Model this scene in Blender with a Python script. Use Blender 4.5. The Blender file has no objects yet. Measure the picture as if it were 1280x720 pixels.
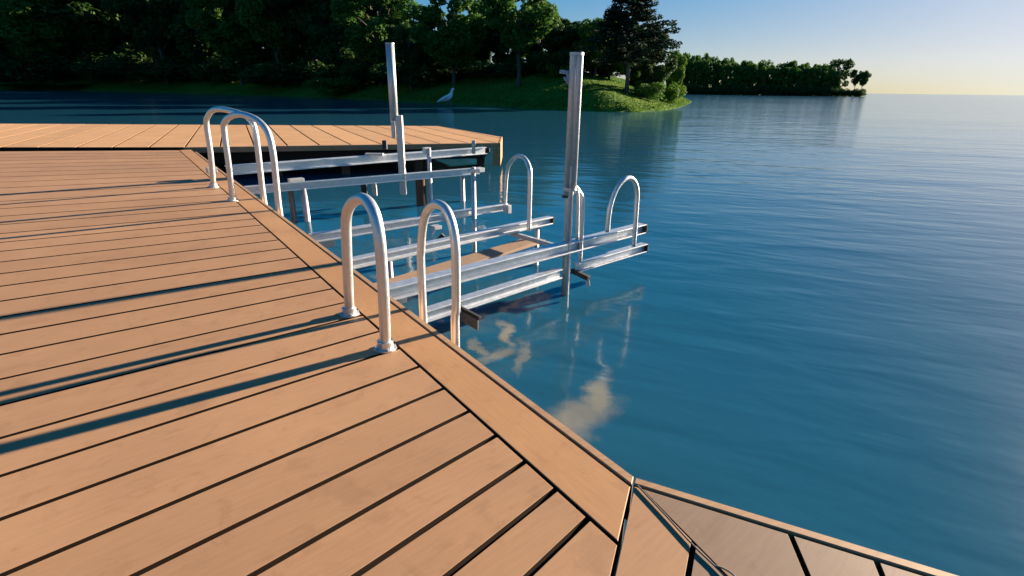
import bpy, bmesh, math, random
import numpy as np
from mathutils import Vector, Matrix
random.seed(4); rng = np.random.default_rng(4)
S = bpy.context.scene
COL = S.collection
R = math.radians

# ------------------------------------------------------------------ camera
F = 671.0; PITCH = math.atan(249/671); ROLL = math.atan(.0125)
CAMZ = 1.6
cp, sp = math.cos(PITCH), math.sin(PITCH); cr, sr = math.cos(ROLL), math.sin(ROLL)
FW = np.array([0, cp, -sp]); _r = np.array([1, 0, 0.]); _u = np.array([0, sp, cp])
RT = _r*cr+_u*sr; UP = _u*cr-_r*sr
cam = bpy.data.cameras.new('camera'); camo = bpy.data.objects.new('camera', cam); COL.objects.link(camo)
cam.sensor_width = 36; cam.lens = 36*F/1280; cam.clip_start = .05; cam.clip_end = 30000
camo.matrix_world = Matrix(((RT[0], UP[0], -FW[0], 0), (RT[1], UP[1], -FW[1], 0), (RT[2], UP[2], -FW[2], CAMZ), (0, 0, 0, 1)))
S.camera = camo

# ------------------------------------------------------------------ sky, sun, exposure
SKY_K = .19
SUN_AZ = R(56); SUN_EL = R(14)
w = bpy.data.worlds.new('World'); S.world = w; w.use_nodes = True
nt = w.node_tree; bg = nt.nodes['Background']
sky = nt.nodes.new('ShaderNodeTexSky'); sky.sky_type = 'NISHITA'; sky.sun_disc = False
sky.sun_elevation = SUN_EL; sky.sun_rotation = SUN_AZ
sky.air_density = 1.0; sky.dust_density = .5; sky.ozone_density = 2.6
# soft shoulder so that the glow round the low sun does not burn out
k1 = nt.nodes.new('ShaderNodeVectorMath'); k1.operation = 'SCALE'; k1.inputs['Scale'].default_value = SKY_K
k2 = nt.nodes.new('ShaderNodeVectorMath'); k2.operation = 'ADD'; k2.inputs[1].default_value = (1, 1, 1)
k3 = nt.nodes.new('ShaderNodeVectorMath'); k3.operation = 'DIVIDE'
nt.links.new(sky.outputs[0], k1.inputs[0]); nt.links.new(k1.outputs[0], k2.inputs[0])
nt.links.new(sky.outputs[0], k3.inputs[0]); nt.links.new(k2.outputs[0], k3.inputs[1])
k4 = nt.nodes.new('ShaderNodeHueSaturation'); k4.inputs['Saturation'].default_value = 1.9
k5 = nt.nodes.new('ShaderNodeVectorMath'); k5.operation = 'MULTIPLY'; k5.inputs[1].default_value = (.92, .97, 1.11)
nt.links.new(k3.outputs[0], k5.inputs[0]); nt.links.new(k5.outputs[0], k4.inputs['Color'])
nt.links.new(k4.outputs[0], bg.inputs[0]); bg.inputs[1].default_value = .056
sl = bpy.data.lights.new('sun', 'SUN'); sl.energy = 5.0; sl.angle = R(1.0); sl.color = (1, .83, .64)
so = bpy.data.objects.new('sun', sl); COL.objects.link(so)
so.rotation_euler = Vector((math.sin(SUN_AZ)*math.cos(SUN_EL), math.cos(SUN_AZ)*math.cos(SUN_EL), math.sin(SUN_EL))).to_track_quat('Z', 'Y').to_euler()
S.view_settings.view_transform = 'Standard'; S.view_settings.look = 'None'
S.view_settings.gamma = 1; S.view_settings.use_curve_mapping = False
S.view_settings.exposure = 1.9

# ------------------------------------------------------------------ helpers
C0 = np.array([0, 0, CAMZ])
def ray(x, y): return FW+RT*(x-640)/F+UP*(360-y)/F
def P(x, y, z=0.):
    d = ray(x, y); return C0+d*((z-CAMZ)/d[2])
def on_vplane(x, y, A, B):
    """point of the sight line (x,y) on the vertical plane through A and B"""
    d = ray(x, y); n = np.array([B[1]-A[1], -(B[0]-A[0]), 0])
    return C0+d*(n@(np.array(A)-C0)/(n@d))
WATER = -.9

def mesh_obj(name, bm, mat=None, parent=None, smooth=False, edge=None):
    me = bpy.data.meshes.new(name); bm.normal_update(); bm.to_mesh(me); bm.free()
    if edge:                       # board sides coloured near-black to paint shade into the gaps
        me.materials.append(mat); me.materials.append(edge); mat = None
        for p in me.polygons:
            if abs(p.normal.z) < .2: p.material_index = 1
    o = bpy.data.objects.new(name, me); COL.objects.link(o)
    if mat: me.materials.append(mat)
    if smooth:
        for p in me.polygons: p.use_smooth = True
    if parent: o.parent = parent; o.matrix_parent_inverse = Matrix.Translation(-parent.location)
    return o
def empty(name, loc=(0, 0, 0)):
    o = bpy.data.objects.new(name, None); COL.objects.link(o); o.location = loc; o.empty_display_size = .2; return o
def tag(o, label=None, cat=None, group=None, kind=None):
    if label: o['label'] = label
    if cat: o['category'] = cat
    if group: o['group'] = group
    if kind: o['kind'] = kind
    return o
def prism(bm, poly, z0, z1, bev=0.):
    """extruded plan polygon, top edges slightly chamfered"""
    poly = [tuple(p[:2]) for p in poly]
    a = sum(poly[i][0]*poly[(i+1) % len(poly)][1]-poly[(i+1) % len(poly)][0]*poly[i][1] for i in range(len(poly)))
    if a < 0: poly = poly[::-1]
    n = len(poly)
    def inset(d):
        out = []
        for i in range(n):
            p = np.array(poly[i]); a_ = np.array(poly[i-1]); b_ = np.array(poly[(i+1) % n])
            e1 = (p-a_)/(np.linalg.norm(p-a_)+1e-9); e2 = (b_-p)/(np.linalg.norm(b_-p)+1e-9)
            n1 = np.array([-e1[1], e1[0]]); n2 = np.array([-e2[1], e2[0]])
            k = 1+n1@n2
            out.append(p+(n1+n2)*d/max(k, .3))
        return out
    lay = [(poly, z0), (poly, z1-bev)]
    if bev > 0: lay.append((inset(bev), z1))
    vs = [[bm.verts.new((q[0], q[1], z)) for q in pl] for pl, z in lay]
    for A, B in zip(vs, vs[1:]):
        for i in range(n): bm.faces.new((A[i], A[(i+1) % n], B[(i+1) % n], B[i]))
    bm.faces.new(vs[-1]); bm.faces.new(vs[0][::-1])
def clip(poly, p, n):
    """keep the side where (x-p).n >= 0"""
    out = []; p = np.array(p[:2]); n = np.array(n[:2]); L = len(poly)
    for i in range(L):
        a = np.array(poly[i][:2]); b = np.array(poly[(i+1) % L][:2]); da = (a-p)@n; db = (b-p)@n
        if da >= 0: out.append(a)
        if da*db < 0: out.append(a+(b-a)*da/(da-db))
    return out
def tube(bm, pts, r, seg=14, cap=True, r2=None):
    pts = [Vector(p) for p in pts]; n = len(pts); prev = None; rings = []
    for i, p in enumerate(pts):
        t = ((pts[min(i+1, n-1)]-p).normalized()+(p-pts[max(i-1, 0)]).normalized()).normalized()
        if prev is None: a = t.orthogonal().normalized()
        else: a = (prev-t*prev.dot(t)).normalized()
        prev = a; b = t.cross(a)
        rr = r if r2 is None else r+(r2-r)*i/(n-1)
        rings.append([bm.verts.new(p+(a*math.cos(2*math.pi*k/seg)+b*math.sin(2*math.pi*k/seg))*rr) for k in range(seg)])
    for A, B in zip(rings, rings[1:]):
        for k in range(seg): bm.faces.new((A[k], A[(k+1) % seg], B[(k+1) % seg], B[k]))
    if cap: bm.faces.new(rings[0][::-1]); bm.faces.new(rings[-1])
def spline(pts, sub=8):
    pts = [np.array(p, float) for p in pts]; out = []
    q = [2*pts[0]-pts[1]]+pts+[2*pts[-1]-pts[-2]]
    for i in range(1, len(q)-2):
        for s in range(sub):
            t = s/sub
            out.append(.5*((2*q[i])+(-q[i-1]+q[i+1])*t+(2*q[i-1]-5*q[i]+4*q[i+1]-q[i+2])*t*t+(-q[i-1]+3*q[i]-3*q[i+1]+q[i+2])*t**3))
    out.append(pts[-1]); return out
def box(bm, c, d, ax=(1, 0, 0), up=(0, 0, 1), bev=0.):
    ax = Vector(ax).normalized(); up = Vector(up).normalized(); sd = up.cross(ax).normalized(); up = ax.cross(sd)
    M = Matrix(((ax.x, sd.x, up.x, c[0]), (ax.y, sd.y, up.y, c[1]), (ax.z, sd.z, up.z, c[2]), (0, 0, 0, 1)))
    g = bmesh.ops.create_cube(bm, size=1); vs = g['verts']
    for v in vs: v.co = M @ Vector((v.co.x*d[0], v.co.y*d[1], v.co.z*d[2]))
    if bev: bmesh.ops.bevel(bm, geom=list({e for v in vs for e in v.link_edges}), offset=bev, segments=2, affect='EDGES', profile=.5)
def extrude_profile(bm, prof, A, B):
    """prof: closed list of (side, up); run from A to B"""
    A, B = Vector(A), Vector(B); t = (B-A).normalized(); sd = Vector((0, 0, 1)).cross(t).normalized(); up = t.cross(sd)
    r1 = [bm.verts.new(A+sd*s+up*u) for s, u in prof]; r2 = [bm.verts.new(B+sd*s+up*u) for s, u in prof]; n = len(prof)
    for i in range(n): bm.faces.new((r1[i], r1[(i+1) % n], r2[(i+1) % n], r2[i]))
    bm.faces.new(r1[::-1]); bm.faces.new(r2)
    bmesh.ops.recalc_face_normals(bm, faces=bm.faces[:])

# ------------------------------------------------------------------ materials
def newmat(name):
    m = bpy.data.materials.new(name); m.use_nodes = True; nt = m.node_tree
    return m, nt, nt.nodes['Principled BSDF']
def N(nt, typ, **k):
    n = nt.nodes.new(typ)
    for a, b in k.items(): setattr(n, a, b)
    return n
def ramp(nt, stops):
    r = N(nt, 'ShaderNodeValToRGB'); e = r.color_ramp.elements
    while len(e) < len(stops): e.new(.5)
    for x, (p, c) in zip(e, stops): x.position = p; x.color = (*c, 1)
    return r
def noise(nt, scale, detail=4, vec=None, rough=.55, dist=0):
    n = N(nt, 'ShaderNodeTexNoise'); n.inputs['Scale'].default_value = scale; n.inputs['Detail'].default_value = detail
    n.inputs['Roughness'].default_value = rough; n.inputs['Distortion'].default_value = dist
    if vec is not None: nt.links.new(vec, n.inputs['Vector'])
    return n
def wood(name, c, var=.16, ang=41.5):
    m, nt, b = newmat(name); g = N(nt, 'ShaderNodeNewGeometry')
    mp = N(nt, 'ShaderNodeMapping', vector_type='TEXTURE'); mp.inputs['Rotation'].default_value = (0, 0, R(ang)); mp.inputs['Scale'].default_value = (9, 1, 1)
    nt.links.new(g.outputs['Position'], mp.inputs['Vector'])
    n1 = noise(nt, 55, 3, mp.outputs[0]); n2 = noise(nt, 1.1, 3, g.outputs['Position']); n3 = noise(nt, 420, 2, g.outputs['Position'])
    d = tuple(x*(1-var) for x in c); l = tuple(min(x*(1+var), 1) for x in c)
    r1 = ramp(nt, [(.25, d), (.75, l)]); nt.links.new(n1.outputs[0], r1.inputs[0])
    r2 = ramp(nt, [(.3, (.88, .86, .85)), (.7, (1.04, 1.04, 1.03))]); nt.links.new(n2.outputs[0], r2.inputs[0])
    mx = N(nt, 'ShaderNodeMix', data_type='RGBA', blend_type='MULTIPLY'); mx.inputs[0].default_value = 1
    nt.links.new(r1.outputs[0], mx.inputs[6]); nt.links.new(r2.outputs[0], mx.inputs[7])
    r3 = ramp(nt, [(.32, (.72, .72, .72)), (.5, (1, 1, 1)), (.7, (1.08, 1.08, 1.08))]); nt.links.new(n3.outputs[0], r3.inputs[0])
    m2 = N(nt, 'ShaderNodeMix', data_type='RGBA', blend_type='MULTIPLY'); m2.inputs[0].default_value = .3
    nt.links.new(mx.outputs[2], m2.inputs[6]); nt.links.new(r3.outputs[0], m2.inputs[7])
    # each board its own slight tone, faint water marks
    ri = N(nt, 'ShaderNodeMapRange'); ri.inputs[3].default_value = .93; ri.inputs[4].default_value = 1.05; nt.links.new(g.outputs['Random Per Island'], ri.inputs[0])
    n4 = noise(nt, 5.0, 5, g.outputs['Position'], .7, .8); r4 = ramp(nt, [(.36, (.90, .89, .88)), (.46, (1, 1, 1))]); nt.links.new(n4.outputs[0], r4.inputs[0])
    m3 = N(nt, 'ShaderNodeVectorMath', operation='SCALE'); nt.links.new(m2.outputs[2], m3.inputs[0]); nt.links.new(ri.outputs[0], m3.inputs['Scale'])
    m4 = N(nt, 'ShaderNodeVectorMath', operation='MULTIPLY'); nt.links.new(m3.outputs[0], m4.inputs[0]); nt.links.new(r4.outputs[0], m4.inputs[1])
    nt.links.new(m4.outputs[0], b.inputs['Base Color'])
    b.inputs['Roughness'].default_value = .62; b.inputs['Specular IOR Level'].default_value = .25
    bp = N(nt, 'ShaderNodeBump'); bp.inputs['Strength'].default_value = .25; bp.inputs['Distance'].default_value = .0015
    nt.links.new(n1.outputs[0], bp.inputs['Height']); nt.links.new(bp.outputs[0], b.inputs['Normal'])
    return m
M_DECK = wood('composite_decking', (.405, .228, .118), .07)
M_BORD = wood('composite_border', (.45, .243, .112), .07, ang=-54)
M_GREY = wood('grey_brown_decking', (.24, .160, .106), .08)  # darker, greyer board tone for the angled section
M_EDGE = wood('gap_shade_sides', (.022, .013, .008), .1)  # gap shade put into the colour of the board sides
M_PLANK = wood('plank_wood', (.33, .225, .15), .1)
M_PLAT = wood('platform_decking', (.60, .34, .155), .08, ang=117)
M_FASC = wood('fascia_wood', (.40, .24, .13), ang=18)
M_PILE = wood('pile_wood', (.11, .06, .035), var=.4, ang=0)
def plain(name, c, rough=.6, metal=0., nscale=6, amt=.3, bump=0.):
    m, nt, b = newmat(name); g = N(nt, 'ShaderNodeNewGeometry')
    n = noise(nt, nscale, 6, g.outputs['Position'], .65)
    r = ramp(nt, [(.3, tuple(x*(1-amt) for x in c)), (.7, tuple(min(1, x*(1+amt*.5)) for x in c))]); nt.links.new(n.outputs[0], r.inputs[0])
    nt.links.new(r.outputs[0], b.inputs['Base Color']); b.inputs['Metallic'].default_value = metal
    mr = N(nt, 'ShaderNodeMapRange'); mr.inputs[3].default_value = rough*.75; mr.inputs[4].default_value = min(1, rough*1.3)
    nt.links.new(n.outputs[0], mr.inputs[0]); nt.links.new(mr.outputs[0], b.inputs['Roughness'])
    if bump:
        bp = N(nt, 'ShaderNodeBump'); bp.inputs['Strength'].default_value = .4; bp.inputs['Distance'].default_value = bump
        nt.links.new(n.outputs[0], bp.inputs['Height']); nt.links.new(bp.outputs[0], b.inputs['Normal'])
    return m
M_ALU = plain('brushed_aluminium', (.68, .68, .67), .42, .85, 22, .10, .0006)
M_BEAM = plain('weathered_aluminium', (.64, .67, .70), .42, .75, 14, .14, .001)
M_POST = plain('galvanised_post', (.56, .55, .54), .5, .6, 18, .16, .001)
M_DARK = plain('dark_rubber', (.03, .03, .03), .7)
M_SUB = plain('gap_shade_backing', (.018, .013, .01), .9)  # near-black, for solid slabs added beneath the board gaps
M_RUST = plain('rusty_bracket', (.26, .19, .15), .8, .1, 30, .5)
M_CORD = plain('grey_cord', (.12, .10, .09), .8)
M_WHITE = plain('white_feathers', (.88, .88, .86), .7, 0, 10, .1)
M_BEAK = plain('grey_beak', (.12, .14, .2), .5)
M_BARK = plain('bark', (.09, .065, .045), .9, 0, 3, .5, .03)
M_PBARK = plain('pale_bark', (.22, .17, .13), .9, 0, 3, .4, .03)
def leafmat(name, c, c2):
    m, nt, b = newmat(name); g = N(nt, 'ShaderNodeNewGeometry')
    n = noise(nt, .5, 3, g.outputs['Position']); r = ramp(nt, [(.35, c), (.7, c2)]); nt.links.new(n.outputs[0], r.inputs[0])
    nt.links.new(r.outputs[0], b.inputs['Base Color']); b.inputs['Roughness'].default_value = .7; b.inputs['Specular IOR Level'].default_value = .15
    t = N(nt, 'ShaderNodeBsdfTranslucent'); nt.links.new(r.outputs[0], t.inputs[0])
    mx = N(nt, 'ShaderNodeMixShader'); mx.inputs[0].default_value = .35
    nt.links.new(b.outputs[0], mx.inputs[1]); nt.links.new(t.outputs[0], mx.inputs[2])
    nt.links.new(mx.outputs[0], nt.nodes['Material Output'].inputs[0]); return m
L_DARK = leafmat('dark_leaves', (.028, .070, .018), (.062, .13, .028))
L_MID = leafmat('mid_leaves', (.05, .125, .02), (.10, .21, .035))
L_LIGHT = leafmat('light_leaves', (.07, .15, .015), (.13, .24, .025))
L_PINE = leafmat('pine_needles', (.008, .022, .012), (.018, .042, .018))

# ------------------------------------------------------------------ water
mw, nt, b = newmat('lake_water'); g = N(nt, 'ShaderNodeNewGeometry'); pos = g.outputs['Position']
def mapped(rot, sc):
    mp = N(nt, 'ShaderNodeMapping', vector_type='TEXTURE'); mp.inputs['Rotation'].default_value = (0, 0, R(rot)); mp.inputs['Scale'].default_value = sc
    nt.links.new(pos, mp.inputs['Vector']); return mp.outputs[0]
w1 = noise(nt, 2.1, 2, mapped(-18, (3.0, 1, 1)), .45, .3)
w2 = noise(nt, .55, 2, mapped(-8, (2.4, 1, 1)), .4, .4)
w3 = noise(nt, 5.5, 2, mapped(-30, (2.2, 1, 1)), .4, .2)
patch = noise(nt, .09, 2, mapped(-10, (2.5, 1, 1)), .5)
def mth(op, a, b_=None, v=None):
    n = N(nt, 'ShaderNodeMath', operation=op); nt.links.new(a, n.inputs[0])
    if b_ is not None: nt.links.new(b_, n.inputs[1])
    if v is not None: n.inputs[1].default_value = v
    return n.outputs[0]
h = mth('ADD', mth('MULTIPLY', w1.outputs[0], v=.062), mth('MULTIPLY', w2.outputs[0], v=.16))
h = mth('ADD', h, mth('MULTIPLY', w3.outputs[0], v=.012))
pr = N(nt, 'ShaderNodeMapRange'); pr.inputs[1].default_value = .35; pr.inputs[2].default_value = .65; pr.inputs[3].default_value = .45; pr.inputs[4].default_value = 1.0
nt.links.new(patch.outputs[0], pr.inputs[0]); h = mth('MULTIPLY', h, pr.outputs[0])
bp = N(nt, 'ShaderNodeBump'); bp.inputs['Strength'].default_value = 1; bp.inputs['Distance'].default_value = .42
nt.links.new(h, bp.inputs['Height']); nt.links.new(bp.outputs[0], b.inputs['Normal'])
b.inputs['Roughness'].default_value = .11; b.inputs['IOR'].default_value = 1.333
# irregular tan patches in the water colour near the deck
tan_mask = None
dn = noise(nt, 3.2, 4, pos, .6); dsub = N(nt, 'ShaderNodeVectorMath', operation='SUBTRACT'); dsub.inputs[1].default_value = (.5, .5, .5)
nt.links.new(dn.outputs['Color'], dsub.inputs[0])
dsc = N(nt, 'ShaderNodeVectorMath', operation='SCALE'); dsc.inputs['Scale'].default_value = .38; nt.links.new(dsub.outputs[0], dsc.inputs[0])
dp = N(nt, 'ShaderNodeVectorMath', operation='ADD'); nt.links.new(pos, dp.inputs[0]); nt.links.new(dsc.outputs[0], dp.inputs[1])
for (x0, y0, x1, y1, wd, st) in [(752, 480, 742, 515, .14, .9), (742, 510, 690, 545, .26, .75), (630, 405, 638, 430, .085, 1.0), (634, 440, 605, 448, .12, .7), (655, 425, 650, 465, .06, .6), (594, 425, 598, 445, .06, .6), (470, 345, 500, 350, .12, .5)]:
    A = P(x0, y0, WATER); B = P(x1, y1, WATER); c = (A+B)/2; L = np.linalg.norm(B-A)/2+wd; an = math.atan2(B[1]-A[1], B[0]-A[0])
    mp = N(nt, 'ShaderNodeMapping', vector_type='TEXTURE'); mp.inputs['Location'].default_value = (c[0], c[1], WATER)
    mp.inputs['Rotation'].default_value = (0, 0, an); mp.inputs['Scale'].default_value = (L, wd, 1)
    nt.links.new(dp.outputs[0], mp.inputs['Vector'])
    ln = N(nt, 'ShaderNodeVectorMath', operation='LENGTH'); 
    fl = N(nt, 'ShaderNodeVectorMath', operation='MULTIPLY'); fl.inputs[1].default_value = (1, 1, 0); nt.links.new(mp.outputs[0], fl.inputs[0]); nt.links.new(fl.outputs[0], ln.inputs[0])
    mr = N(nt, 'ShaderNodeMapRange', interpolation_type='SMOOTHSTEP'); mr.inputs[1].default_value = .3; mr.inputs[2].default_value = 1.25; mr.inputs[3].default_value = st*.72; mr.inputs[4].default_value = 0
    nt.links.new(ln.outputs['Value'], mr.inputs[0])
    tan_mask = mr.outputs[0] if tan_mask is None else mth('MAXIMUM', tan_mask, mr.outputs[0])
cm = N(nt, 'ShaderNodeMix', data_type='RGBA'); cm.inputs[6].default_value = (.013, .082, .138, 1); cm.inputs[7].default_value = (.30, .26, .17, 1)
nt.links.new(tan_mask, cm.inputs[0]); nt.links.new(cm.outputs[2], b.inputs['Base Color'])
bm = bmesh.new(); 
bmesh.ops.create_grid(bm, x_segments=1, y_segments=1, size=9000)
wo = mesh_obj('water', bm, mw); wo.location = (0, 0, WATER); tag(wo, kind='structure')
bm = bmesh.new(); bmesh.ops.create_grid(bm, x_segments=1, y_segments=1, size=9000)
lb = mesh_obj('lake_bed', bm, plain('lake_mud', (.06, .06, .045))); lb.location = (0, 0, -4); tag(lb, kind='structure')

# ------------------------------------------------------------------ main dock
IN0 = np.array([.365, 1.64]); OUT0 = np.array([.55, 1.93]); DIR = np.array([-1, 1.398]); DIR /= np.linalg.norm(DIR); NRM = np.array([DIR[1], -DIR[0]])
dock = empty('wooden_dock', (-2, 4, WATER)); tag(dock, 'large tan plank dock in the foreground with a mitred border board along its water edge', 'dock')
GL = [(716,553,486),(650,527,456),(596,497,436),(549,471,415),(509.5,451,394),(475.7,431,378.6),(445,414,361),(418,395,347.5),(394,380,335),(374,366,323),(356,349,311),(342,337,301),(329.5,327,291),(315.7,316,282),(303,307,275),(291,298,267.5),(281.7,289,259),(271.5,280,251),(262.5,272,244),(251,265,237)]
XL = [(313,720,400,607.5),(446,720,620,543.6)]
ss, aa, ll = [], [], []
for y0, x1, y1 in GL:
    a = P(0, y0)[:2]; c = P(x1, y1)[:2]; d = c-a
    ss.append((c-IN0)@DIR); aa.append(math.atan2(d[1], d[0])); ll.append(np.linalg.norm(d))
near = [((742,646),(660,720)), ((698.6,607.5),(600,688)), ((658,574),(555.5,720)), ((620,543),(446,720)), ((585,514),(313,720))]
s2, a2 = [], []
for (xr, yr), (xl, yl) in [near[0], near[1]] + [((658,574),(446,720)), ((620,543),(313,720)), ((585,514),(160,720))]:
    c = P(xr, yr)[:2]; a = P(xl, yl)[:2]; d = c-a; s2.append((c-IN0)@DIR); a2.append(math.atan2(d[1], d[0]))
s_all = np.array(s2+ss); a_all = np.array(a2+aa)
k = np.arange(len(s_all)); ps = np.polyfit(k, s_all, 4); pa = np.polyfit(s_all, a_all, 3)
print('angles', np.degrees(a_all).round(1), 'spacing', np.diff(s_all).round(2))
s_fit = .5*np.polyval(ps, k)+.5*s_all
gaps = [(s, float(np.polyval(pa, s))) for s in s_fit]
# farther boards up to the walkway
send = ((np.array([-8.70, 14.3]))-IN0)@DIR; s_l, a_l = gaps[-1]
aend = math.atan2(14.25-P(0, 189.5)[1], -8.70-P(0, 189.5)[0]); nf = 11
for i in range(1, nf+1): t = i/nf; gaps.append((s_l+(send-s_l)*t, a_l+(aend-a_l)*t))
# nearer boards, behind and beside the camera
s0, a0 = gaps[0]; pre = [(s0-.32*i, a0) for i in range(1, 12)][::-1]
gaps = pre+gaps
SEAM_D = P(765, 720)[:2]-P(791, 603)[:2]; SEAM_D /= np.linalg.norm(SEAM_D); SEAM_N = np.array([SEAM_D[1], -SEAM_D[0]])
if SEAM_N[0] > 0: SEAM_N = -SEAM_N
bm = bmesh.new()
G = .0135
for (sa, aa_), (sb, ab) in zip(gaps, gaps[1:]):
    pa_ = IN0+DIR*sa; pb_ = IN0+DIR*sb; la = 4.6 if sa < 6 else 8.5
    da = -np.array([math.cos(aa_), math.sin(aa_)]); db = -np.array([math.cos(ab), math.sin(ab)])
    na = np.array([-da[1], da[0]]); na *= np.sign((pb_-pa_)@na); nb = np.array([-db[1], db[0]]); nb *= np.sign((pa_-pb_)@nb)
    g_ = G*(1 if sa < 3 else 1.25)
    q = [pa_+na*g_+da*.0, pb_+nb*g_, pb_+nb*g_+db*la, pa_+na*g_+da*la]
    q = clip(q, IN0-NRM*.017, -NRM); q = clip(q, OUT0+SEAM_N*.009, SEAM_N)
    if len(q) >= 3: prism(bm, q, -.028, 0, .0014)
mesh_obj('decking', bm, M_DECK, dock, edge=M_EDGE)
# border board, seam to far end
B_END = IN0+DIR*(send+.15)
bm = bmesh.new()
wid = (OUT0-IN0)@NRM
TR = .045
q = [IN0-DIR*1.5, IN0+DIR*(send+.02), IN0+DIR*(send+.02)+NRM*(wid-TR-.014), IN0-DIR*1.5+NRM*(wid-TR-.014)]
q = clip(q, OUT0+SEAM_N*.009, SEAM_N); prism(bm, q, -.03, .001, .003)
mesh_obj('border_board', bm, M_BORD, dock, edge=M_EDGE)
bm = bmesh.new()
q = [IN0-DIR*1.5+NRM*(wid-TR), IN0+DIR*(send-.6)+NRM*(wid-TR), IN0+DIR*(send-.6)+NRM*wid, IN0-DIR*1.5+NRM*wid]
q = clip(q, OUT0+SEAM_N*.004, SEAM_N); prism(bm, q, -.20, .004, .004)
mesh_obj('fascia', bm, M_FASC, dock)
# right hand section beyond the mitre seam
E1 = P(1205, 722)[:2]; E_D = (E1-OUT0)/np.linalg.norm(E1-OUT0); E_N = np.array([E_D[1], -E_D[0]])
if E_N[1] > 0: E_N = -E_N      # points inward
S2 = empty('angled_dock_section', (1.2, .8, WATER)); tag(S2, 'angled tan dock section in the bottom right corner beyond the mitre seam', 'dock')
bm = bmesh.new(); q = [OUT0, OUT0+E_D*6, OUT0+E_D*6+E_N*.042, OUT0+E_N*.042]
q = clip(q, OUT0-SEAM_N*.004, -SEAM_N); prism(bm, q, -.20, .004, .004); mesh_obj('fascia', bm, M_FASC, S2)
inner0 = OUT0+E_N*.056
big = [inner0-E_D*.5, inner0+E_D*6, inner0+E_D*6+E_N*4, inner0-E_D*3+E_N*4]
big = clip(big, OUT0-SEAM_N*.009, -SEAM_N)
def ln(x0, y0, x1, y1):
    a = P(x0, y0)[:2]; c = P(x1, y1)[:2]; d = (c-a)/np.linalg.norm(c-a); n = np.array([d[1], -d[0]])
    if n[0] < 0: n = -n     # points to the right
    return a, n
cord_a, cord_n = ln(797, 606, 905, 716)
g1 = ln(866, 685, 860, 720); g2 = ln(988, 668, 1010, 720); g3 = ln(1095, 700, 1103, 720)
g4 = (g3[0]+E_D*.30, g3[1]*.96+g2[1]*.04)
bm = bmesh.new()
left = clip(clip(big, cord_a-cord_n*.003, -cord_n), g1[0]-g1[1]*.010, -g1[1]); prism(bm, left, -.028, 0, .0014); mesh_obj('board', bm, M_DECK, S2, edge=M_EDGE); bm = bmesh.new()
mid = clip(clip(big, cord_a+cord_n*.003, cord_n), g2[0]-g2[1]*.010, -g2[1])
prism(bm, clip(mid, cord_a+cord_n*.003, cord_n), -.028, 0, .0014)
low = clip(clip(big, cord_a-cord_n*.003, -cord_n), g1[0]+g1[1]*.010, g1[1]); 
if len(low) >= 3: prism(bm, low, -.028, 0, .0014)
gl = [g2, g3, g4]+[(g4[0]+E_D*.33*i, g4[1]) for i in range(1, 9)]
for a_, b_ in zip(gl, gl[1:]):
    q = clip(clip(big, a_[0]+a_[1]*.010, a_[1]), b_[0]-b_[1]*.010, -b_[1])
    if len(q) >= 3: prism(bm, q, -.028, 0, .0014)
mesh_obj('decking', bm, M_GREY, S2, edge=M_EDGE)
bm = bmesh.new(); prism(bm, [OUT0+E_N*.03+E_D*.01, OUT0+E_D*5.8+E_N*.03, OUT0+E_D*5.8+E_N*3.8, OUT0+SEAM_D*3.5], -.34, -.13); mesh_obj('added_gap_backing', bm, M_SUB, S2)  # solid dark slab added under the boards so their gaps look dark
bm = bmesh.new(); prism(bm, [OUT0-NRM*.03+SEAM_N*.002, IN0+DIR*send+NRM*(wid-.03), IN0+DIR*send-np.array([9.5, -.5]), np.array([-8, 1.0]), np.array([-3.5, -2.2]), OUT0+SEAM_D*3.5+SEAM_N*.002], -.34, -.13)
mesh_obj('added_gap_backing', bm, M_SUB, dock)  # added dark slab, keeps light out of the gaps from below
def pile(parent, x, y, z1, r=.11, mat=None, name='pile'):
    bm = bmesh.new(); tube(bm, [(x, y, -2.5), (x, y, z1)], r, 14); mesh_obj(name, bm, mat or M_PILE, parent, True)
for i in range(4):
    p = IN0+DIR*(.8+i*4.2)+NRM*(wid-.25); pile(dock, p[0], p[1], -.2)
pile(S2, *(OUT0+E_D*2.5+E_N*.3), -.2)

# thin cord over the angled section
cord = [P(797, 607, .006), P(830, 642, .006), P(866, 681, .006), P(893, 707, .006), P(915, 730, .006), P(940, 762, .006)]
bm = bmesh.new(); tube(bm, spline(cord, 6), .0035, 8); 
tube(bm, spline([P(893, 707, .006), P(905, 711, .012), P(918, 720, .012), P(930, 740, .006)], 6), .003, 8)
o = mesh_obj('cord', bm, M_CORD, None, True); tag(o, 'thin dark grey cord lying across the boards of the angled dock corner', 'cord')

# ------------------------------------------------------------------ far platform
plat = empty('swimming_platform', (-10, 19, WATER)); tag(plat, 'wide orange tan plank platform crossing behind the boat lifts, open dark space under it', 'platform')
FR = P(622, 178.5)[:2]; FL = P(231, 184)[:2]; FD = (FR-FL)/np.linalg.norm(FR-FL)
LB = P(0, 184)[:2]; BL = P(0, 154.5)[:2]; BR = P(548, 157.5)[:2]; RR = P(626, 171)[:2]
LD = (LB-FL)/np.linalg.norm(LB-FL); BD = (BL-BR)/np.linalg.norm(BL-BR)
SEND = IN0+DIR*send
pl_r = [FL, FR, RR, BR, BR+BD*9.5]
polyA = [SEND-0*LD, FL, FR, RR, BR, BL+BD*12, LB+LD*8, SEND+LD*.02]
vp = P(285, 108.0001+3) ; 
th = math.atan2(714, (285-640)) ; bd = np.array([math.cos(th), math.sin(th)]); bn = np.array([bd[1], -bd[0]])
polyA = [FL, FR, RR, BR, BL+BD*12, LB+LD*8]
bm = bmesh.new(); c0 = FL@bn
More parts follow.
